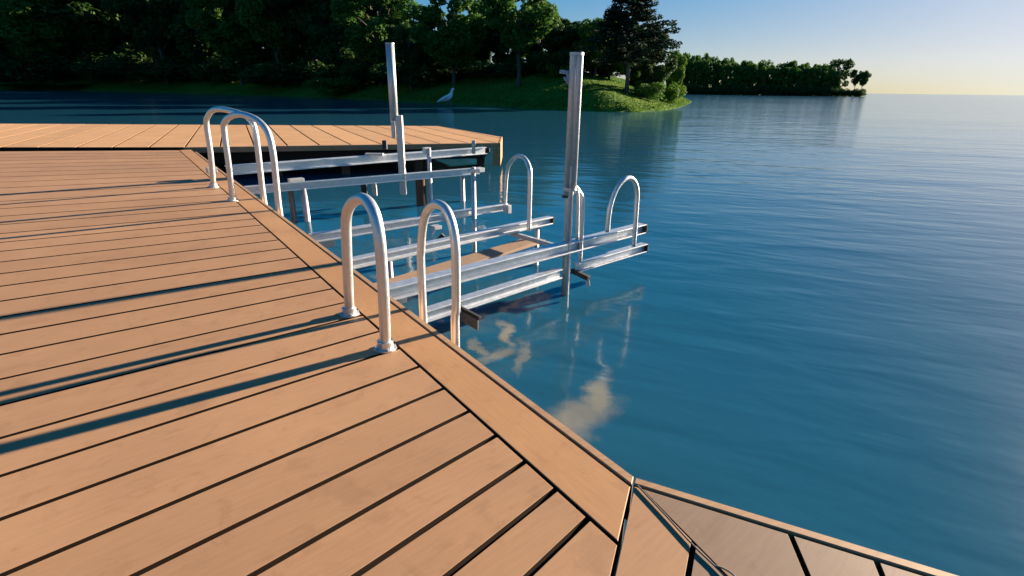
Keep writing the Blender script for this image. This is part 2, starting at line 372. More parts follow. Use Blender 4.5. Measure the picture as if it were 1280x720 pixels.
lo = min(np.array(p)@bn for p in polyA); hi = max(np.array(p)@bn for p in polyA); stp = .86
kk = math.floor((lo-c0)/stp)
while c0+kk*stp < hi:
    a_ = c0+kk*stp+.022; b_ = c0+(kk+1)*stp-.022
    q = clip(clip(polyA, bn*a_, bn), bn*b_, -bn)
    if len(q) >= 3: prism(bm, q, -.04, 0, .004)
    kk += 1
mesh_obj('decking', bm, M_PLAT, plat, edge=M_EDGE)
FN = np.array([FD[1], -FD[0]]); 
if FN[1] > 0: FN = -FN
bm = bmesh.new(); prism(bm, [FL, FR, FR+FN*.14, FL+FN*.14], -.14, .006, .004); mesh_obj('fascia', bm, M_FASC, plat)
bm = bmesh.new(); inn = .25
prism(bm, [FL-FN*inn, FR-FN*inn-FD*.4, RR-FD*.4, BR-FN*.4, BL+BD*12-FN*-.4, LB+LD*8], -.50, -.05); mesh_obj('added_gap_backing', bm, M_SUB, plat)
bm = bmesh.new(); RD = RR-FR
prism(bm, [FR+FN*.145+FD*.003, FR+FN*.145+FD*.06, RR+FD*.06, RR+FD*.003], -.70, .008, .004)
prism(bm, [FR-FD*.16+FN*.05, FR+FN*.05, FR+FN*.09, FR-FD*.16+FN*.09], -.70, -.18, .004)
mesh_obj('end_skirt', bm, wood('end_skirt_wood', (.50, .24, .09), ang=90), plat)
for t in (.05, .25, .47, .72, .95):
    p = FL+(FR-FL)*t-FN*.5; pile(plat, p[0], p[1], -.3, .13)

# ------------------------------------------------------------------ boat lifts
def ibeam(w_=.11, h_=.16, t=.022, wb=.010, lip=0):
    a = w_/2; b_ = h_/2
    return [(-a, -b_), (a, -b_), (a, -b_+t), (wb, -b_+t), (wb, b_-t), (a, b_-t), (a, b_), (-a, b_), (-a, b_-t), (-wb, b_-t), (-wb, -b_+t), (-a, -b_+t)]
def beam(parent, A, B, w_=.11, h_=.16, name='beam', caps=True, t=.022):
    bm = bmesh.new(); extrude_profile(bm, ibeam(w_, h_, t), A, B); o = mesh_obj(name, bm, M_BEAM, parent)
    md = o.modifiers.new('bevel', 'BEVEL'); md.width = .004; md.segments = 2
    if caps:
        d = (Vector(B)-Vector(A)).normalized(); bm = bmesh.new(); box(bm, Vector(B)+d*.012, (.022, w_*1.02, h_*1.02), d, bev=.004); mesh_obj('end_cap', bm, M_DARK, o)
    return o
def part_box(parent, name, c, d, ax, mat, up=(0, 0, 1), bev=.004):
    bm = bmesh.new(); box(bm, c, d, ax, up, bev); return mesh_obj(name, bm, mat, parent)
def loop_part(parent, name, pix, A, B, r, flange=None, mat=None, extra=None):
    pts = [on_vplane(x, y, A, B) for x, y in pix]
    if extra:
        e0, e1 = extra
        if e0 is not None: pts = [np.array([pts[0][0], pts[0][1], e0])]+pts
        if e1 is not None: pts = pts+[np.array([pts[-1][0], pts[-1][1], e1])]
    bm = bmesh.new(); tube(bm, spline(pts, 6), r, 16); o = mesh_obj(name, bm, mat or M_ALU, parent, True)
    return o, pts
lift = empty('boat_lift', (0, 6.8, WATER)); tag(lift, 'nearer aluminium boat lift with long beams, a plank and a thick upright post', 'boat lift', 'boat lifts')
zt = -.25
N0 = P(482, 367, zt); N1 = P(803, 285, zt)
nb = beam(lift, N0-(N1-N0)*.02, N1, .14, .135, t=.018)
L0 = P(528, 395, -.56); L1 = P(805, 309, -.56)
# lower beam: stop a hair before the post, two pieces like the photograph
Lm = P(699, 341, -.56); Ln_ = P(719, 334, -.56)
beam(lift, L0, Lm, .12, .125, caps=False, t=.016); beam(lift, Ln_, L1, .12, .125, t=.016)
c_0 = P(436, 330, zt); c_1 = P(688, 275, zt); beam(lift, c_0, c_1, .11, .115)
d_0 = P(388, 298, zt); d_1 = P(633, 258, zt); beam(lift, d_0, d_1, .11, .115)
ax = (N1-N0)/np.linalg.norm(N1-N0); sdv = np.array([-ax[1], ax[0], 0])
# plank between beams
pl0 = P(470, 362, -.50); pl1 = P(672, 299, -.50)
part_box(lift, 'plank', (pl0+pl1)/2, (np.linalg.norm(pl1-pl0), .30, .04), pl1-pl0, M_PLANK)
# cross struts
def strut(parent, a, b_, r=.03, name='cross_strut', mat=None):
    bm = bmesh.new(); box(bm, (np.array(a)+np.array(b_))/2, (np.linalg.norm(np.array(b_)-np.array(a)), r*2, r*2), np.array(b_)-np.array(a), bev=.005); return mesh_obj(name, bm, mat or M_POST, parent)
strut(lift, P(637, 291, -.34), P(692, 307, -.34), .028)
#strut(lift, d_0+ax*.35+np.array([0, 0, -.10]), N0+ax*.3+np.array([0, 0, -.12]), .03)
# tall post
pw = P(706, 368, WATER); pb = on_vplane(706, 313, pw+sdv*.16, pw+sdv*.16+ax) ; pbx, pby = pw[0], pw[1]
def post(parent, x, y, z0, z1, w_, nm, mat=M_POST, rnd=True):
    bm = bmesh.new()
    if rnd: tube(bm, [(x, y, z0), (x, y, z1-.01), (x, y, z1)], w_/2, 20)
    else: box(bm, (x, y, (z0+z1)/2), (w_, w_, z1-z0), ax, bev=.012)
    o = mesh_obj(nm, bm, mat, parent, rnd); return o
ztop = on_vplane(718, 67, pw, pw+np.array([1, 0, 0]))[2]; zsl = on_vplane(713, 238, pw, pw+np.array([1, 0, 0]))[2]
lp = post(lift, pbx, pby, -2.4, zsl+.3, .10, 'post', rnd=True)
up_ = empty('x') if False else None
# split sleeve: two half round extrusions side by side
bm = bmesh.new()
for sx, rr, zb in ((-.032, .042, zsl-.06), (.030, .046, zsl+.02)):
    tube(bm, [(pbx+sx, pby-.01, zb), (pbx+sx, pby-.01, ztop-.015), (pbx+sx, pby-.01, ztop)], rr, 20)
sl_ = mesh_obj('sleeve', bm, M_POST, lp, True); 
bm = bmesh.new(); tube(bm, [(pbx, pby-.01, ztop-.02), (pbx, pby-.01, ztop+.012)], .080, 24); mesh_obj('cap', bm, M_POST, lp)
bm = bmesh.new(); tube(bm, [(pbx-.052, pby-.01, zsl-.085), (pbx-.052, pby-.01, zsl-.06)], .046, 16); mesh_obj('end_cap', bm, M_DARK, lp)
bm = bmesh.new(); tube(bm, [(pbx, pby, zsl+.0), (pbx, pby, zsl+.04)], .078, 16); mesh_obj('collar', bm, M_POST, lp)
bz = on_vplane(704, 97, pw, pw+np.array([1, 0, 0]))
M_BRK = plain('bluish_bracket', (.30, .36, .44), .5, .3)
bm = bmesh.new(); box(bm, (bz[0]+.03, pby, bz[2]+.055), (.15, .04, .04), (1, 0, -.1), bev=.01); box(bm, (bz[0]+.04, pby, bz[2]-.03), (.10, .04, .025), (1, 0, -1.1), bev=.008); box(bm, (bz[0]+.06, pby, bz[2]), (.05, .04, .12), (1, 0, 0), bev=.01)
mesh_obj('bracket', bm, M_BRK, lp)
# guide loops on the lift
loop_part(lift, 'guide_loop', [(631, 257), (632.5, 227), (634, 213), (637.5, 204), (643, 197.5), (649, 195.5), (656, 198.5), (661, 208), (662.5, 220), (661.7, 260), (661, 288)], d_1-ax*.03, P(661, 284, zt), .032)
La = P(762, 296, zt+.07); Lb = P(796, 288, zt+.07)
loop_part(lift, 'guide_loop', [(759, 290), (762, 262), (768, 242), (774.5, 230), (782, 223.5), (789, 223), (794.5, 230), (796.5, 242), (795.5, 260), (794, 283), (792, 308)], La+sdv*.06, Lb+sdv*.06, .031)
q0 = np.array([pbx+.07, pby+.05, 0]); 
loop_part(lift, 'guide_loop', [(714, 236), (719, 233.5), (724, 240), (727.5, 247), (728, 258), (727, 290), (725, 327)], q0, q0+np.array([1, .15, 0]), .026)
loop_part(lift, 'guide_loop', [(721, 238), (722, 245), (722, 270), (721.5, 300)], q0+np.array([0, -.09, 0]), q0+np.array([1, .06, 0]), .023)
# brackets and hooks
tt = P(545, 290, zt-.06)
part_box(lift, 'clamp', tt+np.array([0, 0, .07]), (.12, .12, .05), ax, M_POST); part_box(lift, 'hook', tt+np.array([.03, 0, -.12]), (.06, .05, .22), (1, 0, -.9), M_DARK)
part_box(lift, 'clamp', P(634, 261, zt), (.07, .13, .135), ax, M_POST)
part_box(lift, 'clamp', P(408, 303, zt-.10), (.22, .05, .14), ax, M_POST)
part_box(lift, 'clamp', P(500, 372, zt-.12), (.10, .10, .10), ax, M_POST)
strut(lift, P(715, 338, -.62), P(736, 348, -.66), .03, 'hook', M_DARK); strut(lift, P(734, 346, -.66), P(735, 358, -.78), .02, 'hook', M_POST)
b0 = P(574, 384, -.60); b1 = P(600, 398, -.62)
strut(lift, b0, b1, .02, 'bracket', M_DARK); part_box(lift, 'bracket_plate', (b0+b1)/2+np.array([0, 0, -.085]), (np.linalg.norm(b1-b0)*.8, .015, .13), b1-b0, M_RUST)
strut(lift, P(700, 318, -.34), P(700, 318, -.34)+sdv*.3+ax*.0, .04, 'clamp')
for p in (P(430, 340, zt)+ax*.6, P(672, 279, zt), P(560, 296, zt)):
    pass
# legs that carry the beams
for p in (c_0+ax*.5, c_1-ax*.28):
    bm = bmesh.new(); tube(bm, [(p[0], p[1], -2.4), (p[0], p[1], p[2]-.06)], .035, 14); mesh_obj('leg', bm, M_POST, lift, True)

g0 = P(593, 316, WATER); gz = on_vplane(592, 209, g0, g0+np.array([1, 0, 0]))[2]
bm = bmesh.new(); tube(bm, [(g0[0], g0[1], -2.4), (g0[0], g0[1], gz)], .036, 14); o = mesh_obj('guide_pole', bm, M_POST, lift, True)
part_box(o, 'clamp', np.array([g0[0]+.01, g0[1], gz-.05]), (.17, .10, .05), (1, .3, 0), M_BEAM)
# far lift
lift2 = empty('boat_lift', (-3, 12, WATER)); tag(lift2, 'farther boat lift with two stacked rails and a slim post before the platform', 'boat lift', 'boat lifts')
ez = .15; E0 = P(283, 213, ez); E1_ = P(606, 188, ez); beam(lift2, E0, E1_, .14, .17, caps=False)
fz = -.20; F0 = P(306, 238, fz); F1_ = P(598, 213.5, fz); beam(lift2, F0, F1_, .12, .15, caps=False)
p1 = P(494, 199, ez); 
ax2 = (E1_-E0)/np.linalg.norm(E1_-E0); sd2 = np.array([ax2[1], -ax2[0], 0])   # towards the camera
pp = p1+sd2*.17; V = np.array([1, 0, 0])
z55 = on_vplane(482, 55, pp, pp+V)[2]; z145 = on_vplane(489, 144, pp, pp+V)[2]; z243 = on_vplane(495, 243, pp, pp+V)[2]
bm = bmesh.new(); tube(bm, [(pp[0]-.05, pp[1], z145-.1), (pp[0]-.05, pp[1], z55)], .084, 18); o = mesh_obj('post', bm, M_POST, lift2, True)
bm = bmesh.new(); tube(bm, [(pp[0]-.05, pp[1], z55), (pp[0]-.05, pp[1], z55+.02)], .089, 18); mesh_obj('cap', bm, M_POST, o)
bm = bmesh.new(); box(bm, (pp[0]+.055, pp[1]-.02, (z145+z243)/2), (.14, .12, z145-z243), V, bev=.02); o = mesh_obj('sleeve', bm, M_POST, lift2)
bm = bmesh.new(); box(bm, (pp[0]-.08, pp[1]-.02, z145-.2), (.07, .1, .5), V, bev=.01); mesh_obj('bracket', bm, M_POST, o)
kk_ = on_vplane(481, 181, pp, pp+V); part_box(lift2, 'winch', kk_, (.09, .10, .18), V, M_DARK)
hk = on_vplane(468, 193, pp, pp+V); part_box(lift2, 'bracket', hk, (.38, .10, .05), V, M_POST)
hk = on_vplane(465, 235, pp, pp+V); part_box(lift2, 'hook', hk+np.array([.05, 0, 0]), (.10, .06, .34), V, M_POST, up=(.25, 0, 1)); part_box(lift2, 'hook', hk+np.array([-.20, .1, 0]), (.12, .06, .42), V, M_DARK)
def leg2(x, y, z1, r, mat=M_POST, off=0):
    p = P(x, y, fz); q = p-sd2*off; bm = bmesh.new(); tube(bm, [(q[0], q[1], -2.6), (q[0], q[1], z1)], r, 14); return mesh_obj('leg', bm, mat, lift2, True)
leg2(379, 232, fz-.05, .058); leg2(366, 234, fz-.05, .052, M_RUST, .15)
leg2(584, 215, fz-.05, .055, M_POST, .2)
leg2(542, 218, ez+.2, .045, M_POST, .16); leg2(533, 219, fz, .12, M_PILE, .25)
part_box(lift2, 'clamp', P(593, 212, fz)+sd2*.08, (.34, .18, .10), ax2, M_BEAM)
part_box(lift2, 'clamp', P(370, 225, 0), (.26, .12, .06), ax2, M_POST)
part_box(lift2, 'clamp', P(272, 212, ez)-ax2*.1, (.16, .14, .10), ax2, M_POST)
part_box(lift2, 'clamp', P(538, 189, ez+.15)-sd2*.15, (.16, .10, .14), ax2, M_POST)
strut(lift2, P(592, 178, ez+.3), P(592, 190, ez), .04, 'bracket')

# ------------------------------------------------------------------ hand rails on the dock
def rail(pix, A, B, r, label, extra=None, flanges=()):
    root = empty('grab_rail', ((A[0]+B[0])/2, (A[1]+B[1])/2, 0)); tag(root, label, 'grab rail', 'hooped grab rails along the dock edge')
    o, pts = loop_part(root, 'rail_tube', pix, A, B, r, extra=extra)
    for p in flanges:
        bm = bmesh.new(); tube(bm, [(p[0], p[1], .001), (p[0], p[1], .012)], r*2.0, 20); tube(bm, [(p[0], p[1], .012), (p[0], p[1], .035), (p[0], p[1], .06)], r*1.45, 20)
        f_ = mesh_obj('flange', bm, M_ALU, root)
        for k_ in range(4):
            an = k_*math.pi/2+.5; bm = bmesh.new(); tube(bm, [(p[0]+math.cos(an)*r*1.68, p[1]+math.sin(an)*r*1.68, .010), (p[0]+math.cos(an)*r*1.68, p[1]+math.sin(an)*r*1.68, .022)], .009, 6); mesh_obj('bolt', bm, M_POST, f_)
    return root
A = P(437, 393); B = P(482, 436)
rail([(437, 393), (435, 350), (433, 300), (433, 272), (437, 258), (445, 250), (454, 248.5), (462, 255), (469, 270), (474, 295), (477, 330), (480, 380), (482, 436)], A, B, .036, 'thickest hooped aluminium grab rail, both feet bolted on the dock boards by round flanges', None, (A, B))
B = np.array([*(P(567, 420)[:2]+NRM*.07), 0]); A = B+np.array([*(DIR*.52), 0])
rail([(527, 352), (526.5, 310), (529, 280), (534, 264), (542, 256), (550, 256), (558, 263), (565, 280), (569, 305), (570, 340), (570, 385), (569, 415)], A, B, .031, 'hooped grab rail standing in the water just outside the dock edge', (-1.2, -1.2))
def mid_rail(pix, ax0, out_px, r, label):
    A = P(*ax0); B = np.array([*(P(*out_px)[:2]+NRM*.06), 0])
    rail(pix, A, B, r, label, (None, -1.1), (A,))
mid_rail([(267, 233), (263, 190), (258, 155), (260, 145), (266, 138), (276, 136.5), (290, 139), (303, 143), (312, 149), (318, 160), (322, 185), (326, 220), (329, 244)], (267, 234), (328, 249), .042, 'hooped grab rail farthest from the camera, at the far end of the dock edge')
mid_rail([(291, 250), (286, 205), (280, 162), (282, 151), (288, 146), (298, 143), (312, 145.5), (325, 153), (335, 166), (341, 190), (345, 225), (349, 262)], (291, 251), (349, 264), .042, 'hooped grab rail standing right in front of the farthest one')

# ------------------------------------------------------------------ land
shore_px = [(-420, 104), (-250, 108), (-120, 110), (0, 112.2), (150, 114.5), (300, 118.5), (400, 122), (480, 125.5), (560, 129.5), (640, 134.5), (700, 138), (750, 139.5), (795, 140), (830, 138), (850, 134), (862, 129), (864, 126.5)]
front = [P(x, y, WATER)[:2] for x, y in shore_px]
e = front[-1]; back = [e+np.array([-2, 12]), e+np.array([-10, 45]), e+np.array([-40, 140]), e+np.array([-130, 330]), np.array([-450, 560]), np.array([-800, 500])]
poly = np.array(front+back)
def seg_d(pt, pl):
    d = 1e9
    for i in range(len(pl)):
        a = pl[i]; b_ = pl[(i+1) % len(pl)]; ab = b_-a; t = np.clip(((pt-a)@ab)/(ab@ab), 0, 1); d = min(d, np.linalg.norm(pt-a-ab*t))
    return d
def inside(pt, pl):
    c = False; j = len(pl)-1
    for i in range(len(pl)):
        if (pl[i][1] > pt[1]) != (pl[j][1] > pt[1]) and pt[0] < (pl[j][0]-pl[i][0])*(pt[1]-pl[i][1])/(pl[j][1]-pl[i][1])+pl[i][0]: c = not c
        j = i
    return c
def hn(x, y): return .35*math.sin(x*.11+1)*math.sin(y*.07)+.18*math.sin(x*.31+y*.23)+.08*math.sin(x*.9+2)*math.sin(y*.8)
def ground(x, y, pl=poly, hmax=8.0, sc=18.):
    pt = np.array([x, y]); d = seg_d(pt, pl); d = d if inside(pt, pl) else -d
    if d < 0: return WATER-.05+d*.25
    return WATER-.05+.12*min(d, 1)+hmax*(1-math.exp(-d/sc))+min(1, d/8)*hn(x, y)
def terrain(name, pl, x0, x1, y0, y1, st, mat, **kw):
    xs = np.arange(x0, x1+st, st); ys = np.arange(y0, y1+st, st); bm = bmesh.new(); V_ = {}
    Z = {(i, j): ground(x, y, pl, **kw) for i, x in enumerate(xs) for j, y in enumerate(ys)}
    def v(i, j):
        if (i, j) not in V_: V_[i, j] = bm.verts.new((xs[i], ys[j], max(Z[i, j], WATER-1.5)))
        return V_[i, j]
    for i in range(len(xs)-1):
        for j in range(len(ys)-1):
            if max(Z[i, j], Z[i+1, j], Z[i, j+1], Z[i+1, j+1]) > WATER-1.2: bm.faces.new((v(i, j), v(i+1, j), v(i+1, j+1), v(i, j+1)))
    o = mesh_obj(name, bm, mat, None, True); tag(o, kind='structure'); return o
mg, nt, b = newmat('bank_grass'); g = N(nt, 'ShaderNodeNewGeometry')
n1 = noise(nt, .16, 5, g.outputs['Position']); n2 = noise(nt, 2.5, 4, g.outputs['Position'])
r1 = ramp(nt, [(.3, (.045, .11, .014)), (.52, (.08, .17, .018)), (.72, (.14, .19, .024))]); nt.links.new(n1.outputs[0], r1.inputs[0])
r2 = ramp(nt, [(.3, (.6, .6, .6)), (.7, (1.2, 1.2, 1.2))]); nt.links.new(n2.outputs[0], r2.inputs[0])
mx = N(nt, 'ShaderNodeMix', data_type='RGBA', blend_type='MULTIPLY'); mx.inputs[0].default_value = 1
nt.links.new(r1.outputs[0], mx.inputs[6]); nt.links.new(r2.outputs[0], mx.inputs[7]); nt.links.new(mx.outputs[2], b.inputs['Base Color']); b.inputs['Roughness'].default_value = .95; b.inputs['Specular IOR Level'].default_value = .05
bp = N(nt, 'ShaderNodeBump'); bp.inputs['Distance'].default_value = .3; nt.links.new(n2.outputs[0], bp.inputs['Height']); nt.links.new(bp.outputs[0], b.inputs['Normal'])
terrain('grassy_bank', poly, -60, 60, 66, 190, 2.0, mg)
terrain('wooded_shore', poly, -420, -60, 66, 420, 9.0, mg)
terrain('back_land', poly, -60, 60, 190, 420, 9.0, mg)
def az(x): d = ray(x, 115); return np.array([d[0], d[1]])/math.hypot(d[0], d[1])
rA = az(825); 
fp = []
for x in (780, 850, 920, 1000, 1050, 1078, 1086): fp.append(az(x)*(500+(x-900)*.12))
fp += [az(1088)*540, az(1070)*620, az(760)*720]
fpoly = np.array(fp)
terrain('far_point', fpoly, 30, 380, 400, 700, 8.0, mg, hmax=2.0, sc=18.)

# ------------------------------------------------------------------ trees
def leaf_cloud(centres, n, size, flat=.0, seed=0, squash=1.):
    """centres: list of (x,y,z,r) clumps; many small leaf quads, denser on the outside of each clump"""
    g_ = np.random.default_rng(seed); c = np.array(centres); wts = c[:, 3]**2; wts /= wts.sum()
    idx = g_.choice(len(c), n, p=wts); u = g_.normal(size=(n, 3)); u /= np.linalg.norm(u, axis=1)[:, None]
    rad = g_.uniform(.35, 1.05, n)**.5
    pos = c[idx, :3]+u*(c[idx, 3]*rad)[:, None]*np.array([1, 1, squash])
    nrm = u*.6+g_.normal(size=(n, 3))*.6; nrm[:, 2] += flat; nrm /= np.linalg.norm(nrm, axis=1)[:, None]
    t = np.cross(nrm, g_.normal(size=(n, 3))); t /= np.linalg.norm(t, axis=1)[:, None]; s = np.cross(nrm, t)
    sz = size*g_.uniform(.6, 1.3, n)[:, None]
    q = np.stack([pos+t*sz, pos+s*sz*.6, pos-t*sz, pos-s*sz*.6], 1).reshape(-1, 3)
    return q
def mesh_from_quads(name, q):
    me = bpy.data.meshes.new(name); n = len(q)//4
    me.vertices.add(len(q)); me.vertices.foreach_set('co', q.astype(np.float32).ravel())
    me.loops.add(len(q)); me.loops.foreach_set('vertex_index', np.arange(len(q), dtype=np.int32))
    me.polygons.add(n); me.polygons.foreach_set('loop_start', np.arange(0, len(q), 4, dtype=np.int32))
    me.update(); me.validate(); return me
def broad(seed, n=9000, low=.17, leaf=.018, trunk_mat=None):
    """unit broadleaf: height 1, crown radius about .36"""
    g_ = random.Random(seed); cl = []
    for i in range(46):
        t = g_.random(); z = low+.08+(1-low-.16)*t; env = .33*math.sin(math.pi*min(1, .18+.82*(1-t)**.8*1.0))**.7
        a = g_.random()*6.283; r_ = env*math.sqrt(g_.uniform(.2, 1)); cl.append((r_*math.cos(a), r_*math.sin(a), z, g_.uniform(.055, .105)))
    q = leaf_cloud(cl, n, leaf, .3, seed)
    bm = bmesh.new(); tube(bm, spline([(0, 0, -.05), (.004, 0, .15), (-.006, .004, .4), (.004, 0, .75)], 4), .022, 9, r2=.006)
    for x, y, z, r_ in cl[:20]:
        z0 = g_.uniform(low*.8, max(low, z-.15)); tube(bm, [(0, 0, z0), (x*.5, y*.5, (z0+z)/2+.02), (x, y, z)], .007, 6, r2=.002)
    return mesh_from_quads('crown_leaves', q), bm
def pine(seed, n=9000):
    g_ = random.Random(seed); cl = []; bm = bmesh.new()
    tube(bm, [(0, 0, -.05), (.003, 0, .4), (0, 0, 1)], .018, 9, r2=.004)
    for L in range(13):
        z = .30+.68*L/12.6; env = .34*(1-((z-.3)/.72)**1.3)*g_.uniform(.75, 1.1)+.02
        if L < 2: env *= .75
        m = g_.randint(5, 7)
        for k_ in range(m):
            a = 6.283*k_/m+g_.random(); e_ = env*g_.uniform(.65, 1.1)
            tube(bm, [(0, 0, z-.02), (math.cos(a)*e_, math.sin(a)*e_, z+.005)], .005, 5, r2=.0015)
            for t in (.45, .75, 1): cl.append((math.cos(a)*e_*t, math.sin(a)*e_*t, z+.01*t, .038+.026*t*env/.3))
    q = leaf_cloud(cl, n, .013, .8, seed, squash=.5)
    return mesh_from_quads('pine_needles', q), bm
def bush(seed, n=3500):
    g_ = random.Random(seed); cl = [(g_.uniform(-.42, .42), g_.uniform(-.42, .42), g_.uniform(.15, .75)*(1-.3), g_.uniform(.16, .28)) for _ in range(12)]
    q = leaf_cloud(cl, n, .035, .3, seed); bm = bmesh.new()
    for k_ in range(5): a = g_.random()*6.283; tube(bm, [(0, 0, -.1), (.12*math.cos(a), .12*math.sin(a), .25), (.3*math.cos(a), .3*math.sin(a), .5)], .02, 6, r2=.006)
    return mesh_from_quads('bush_leaves', q), bm
PROT = {}
def proto(kind, i, mat):
    key = (kind, i, mat.name)
    if key not in PROT:
        kk = (kind, i)
        if kk not in PROT:
            me, bm = {'b': lambda: broad(10+i, 15000), 'h': lambda: broad(30+i, 13000, low=.36), 'f': lambda: broad(50+i, 4000, low=.0, leaf=.030), 'r': lambda: broad(60+i, 20000, low=.0, leaf=.026), 'p': lambda: pine(70+i, 16000), 's': lambda: bush(90+i)}[kind]()
            tm = bpy.data.meshes.new('trunk'); bm.normal_update(); bm.to_mesh(tm); bm.free()
            for p_ in tm.polygons: p_.use_smooth = True
            PROT[kk] = (me, tm)
        me, tm = PROT[kk]; me = me.copy(); me.materials.append(mat); tm = tm.copy(); tm.materials.append(M_PBARK if kind == 'p' else M_BARK); PROT[key] = (me, tm)
    return PROT[key]
NTREE = 0
def plant(px, inland, top, wpx, kind, i, mat, label, cat, group, name, pl=None, shore=None, base_z=None, dist=None):
    d = az(px)
    if dist is None:
        # distance of the shore along this azimuth
        t = 60.
        while not inside(d*t, poly) and t < 700: t += 1
        dist = t+inland
    x, y = d*dist; z = ground(x, y) if base_z is None else base_z
    rr = ray(px, top); zt_ = CAMZ+rr[2]/math.hypot(rr[0], rr[1])*dist; H = zt_-z
    wr = wpx/671*dist/.70*.95*math.cos(math.atan((px-640)/714))**.5
    root = empty(name, (x, y, z)); tag(root, label, cat, group)
    root.rotation_euler = (0, 0, random.random()*6.28); root.scale = (wr, wr, H)
    me, tm = proto(kind, i, mat)
    for nm, m_ in (('crown' if kind != 's' else 'foliage', me), ('trunk' if kind != 's' else 'stems', tm)):
        o = bpy.data.objects.new(nm, m_); COL.objects.link(o); o.parent = root
    return root
TB = 'trees on the wooded shore'
T = [ # px, inland, top px, width px, kind, variant, material, label
 (15, 22, -25, 120, 'b', 0, L_DARK, 'dark broadleaf tree at the left edge of the wooded shore'),
 (68, 10, -12, 100, 'b', 1, L_MID, 'rounded dark green tree near the left edge, close to the water'),
 (140, 26, -50, 120, 'b', 2, L_DARK, 'tall very dark tree between the two round trees on the left shore'),
 (212, 14, -22, 90, 'h', 0, L_DARK, 'dark tree on the shore straight above the diagonal corner of the dock'),
 (262, 24, -45, 110, 'b', 3, L_DARK, 'tall dark crown above the farthest grab rail'),
 (305, 14, -30, 90, 'b', 4, L_MID, 'mid green tree on the shore left of the pair with small sky gaps'),
 (352, 12, -28, 85, 'h', 1, L_MID, 'green tree with pale sky gaps left of the slim post'),
 (398, 26, -48, 110, 'b', 0, L_DARK, 'tall dark tree behind, left of the slim post'),
 (436, 12, 30, 75, 'b', 2, L_DARK, 'lower dark round tree just left of the slim post'),
 (478, 16, -18, 104, 'b', 1, L_MID, 'big round leafy tree directly behind the slim post'),
 (515, 11, 24, 70, 'b', 3, L_DARK, 'small dark tree right of the slim post'),
 (568, 15, -8, 92, 'b', 4, L_MID, 'round tree right of the sky notch above the white bird'),
 (606, 30, 4, 80, 'b', 0, L_DARK, 'dark tree filling behind the bird tree and the trunked lawn tree'),
 (648, 13, -22, 100, 'h', 2, L_MID, 'tall lawn tree with a bare dark trunk on the grass slope'),
 (705, 34, 26, 66, 'b', 2, L_DARK, 'low dark tree in the sky gap behind the thick post'),
 (742, 24, 24, 56, 'b', 1, L_MID, 'small lighter tree between the thick post and the pine'),
 (783, 13, -22, 118, 'p', 0, L_PINE, 'large layered pine on the crest of the grassy point'),
 (760, 30, 10, 60, 'p', 1, L_PINE, 'slimmer pine behind the large layered pine'),
 (818, 12, 62, 50, 'b', 3, L_DARK, 'short dark tree below the right side of the pine'),
 (842, 9, 68, 26, 'b', 4, L_LIGHT, 'small bright yellow green tree at the tip of the grassy point'),
]
for t in T: plant(*t[:7], t[7], 'tree' if t[4] != 'p' else 'pine tree', TB, 'broadleaf_tree' if t[4] != 'p' else 'pine_tree')
ORD = ['first', 'second', 'third', 'fourth', 'fifth', 'sixth', 'seventh', 'eighth', 'ninth', 'tenth', 'eleventh', 'twelfth', 'thirteenth', 'fourteenth', 'fifteenth', 'sixteenth', 'seventeenth', 'eighteenth', 'nineteenth']
ORD += ['twentieth']+['twenty-'+o for o in ORD[:9]]+['thirtieth']+['thirty-'+o for o in ORD[:9]]+['fortieth']
# second rank that closes the wood
for i, px in enumerate(range(-50, 800, 40)):
    top = -45+random.uniform(-12, 14)
    if px > 470: top = 10+random.uniform(-6, 8)
    if 495 < px < 545 or 675 < px < 730: top = 36
    if px > 745: top = 30
    plant(px+random.uniform(-5, 5), 34+random.uniform(-4, 10), top, 100 if px < 480 else 70, 'r', i % 4, L_DARK, ORD[i]+' from the left of the dark trees in the rear rank of the wood', 'tree', 'rear rank of the wood', 'broadleaf_tree')
# understory
for i, px in enumerate(range(-40, 770, 27)):
    inl = random.uniform(26, 32) if px > 540 else (random.uniform(15, 22) if px > 300 else random.uniform(16, 26))
    plant(px+random.uniform(-6, 6), inl, 62+random.uniform(-14, 10), 60, 's', i % 4, L_DARK, ORD[i]+' from the left of the dark bushes in the understory below the trees', 'bush', 'understory bushes', 'bush')
for px, inl, top, wp, m_, lab in [(813, 10, 92, 26, L_MID, 'green bush at the foot of the pine slope'), (838, 9, 92, 20, L_LIGHT, 'bright bush at the tip of the grassy point'), (700, 22, 74, 22, L_LIGHT, 'pale olive bush left of the thick post top'), (425, 5, 88, 50, L_MID, 'low spreading bush on the bank left of the slim post'), (60, 3, 100, 60, L_MID, 'low bush on the left bank near the water')]:
    plant(px, inl, top, wp, 's', 1, m_, lab, 'bush', 'bushes on the bank', 'bush')
# far point trees
far = [(838, 62), (850, 66), (862, 68), (873, 66), (884, 70), (896, 73), (907, 72), (918, 75), (929, 75), (940, 78), (951, 75), (962, 80), (973, 78), (985, 76), (996, 80), (1008, 78), (1020, 82), (1031, 80)]
for i, (px, top) in enumerate(far):
    plant(px, 0, top+random.uniform(-1.5, 2), 19, 'f', i % 4, L_MID, ORD[i]+' from the left of the taller trees in the row on the distant point', 'tree', 'tree row on the distant point', 'broadleaf_tree', base_z=.2, dist=512+random.uniform(0, 10)+(px-900)*.12)
    plant(px+5, 0, top+7+random.uniform(-2, 2), 18, 'f', (i+1) % 4, L_MID, ORD[i]+' from the left of the lower front trees on the distant point', 'tree', 'tree row on the distant point', 'broadleaf_tree', base_z=.2, dist=505+(px-900)*.12)
plant(1045, 0, 74, 27, 'f', 0, L_DARK, 'tallest round tree near the tip of the distant point', 'tree', 'tree row on the distant point', 'broadleaf_tree', base_z=.2, dist=530)
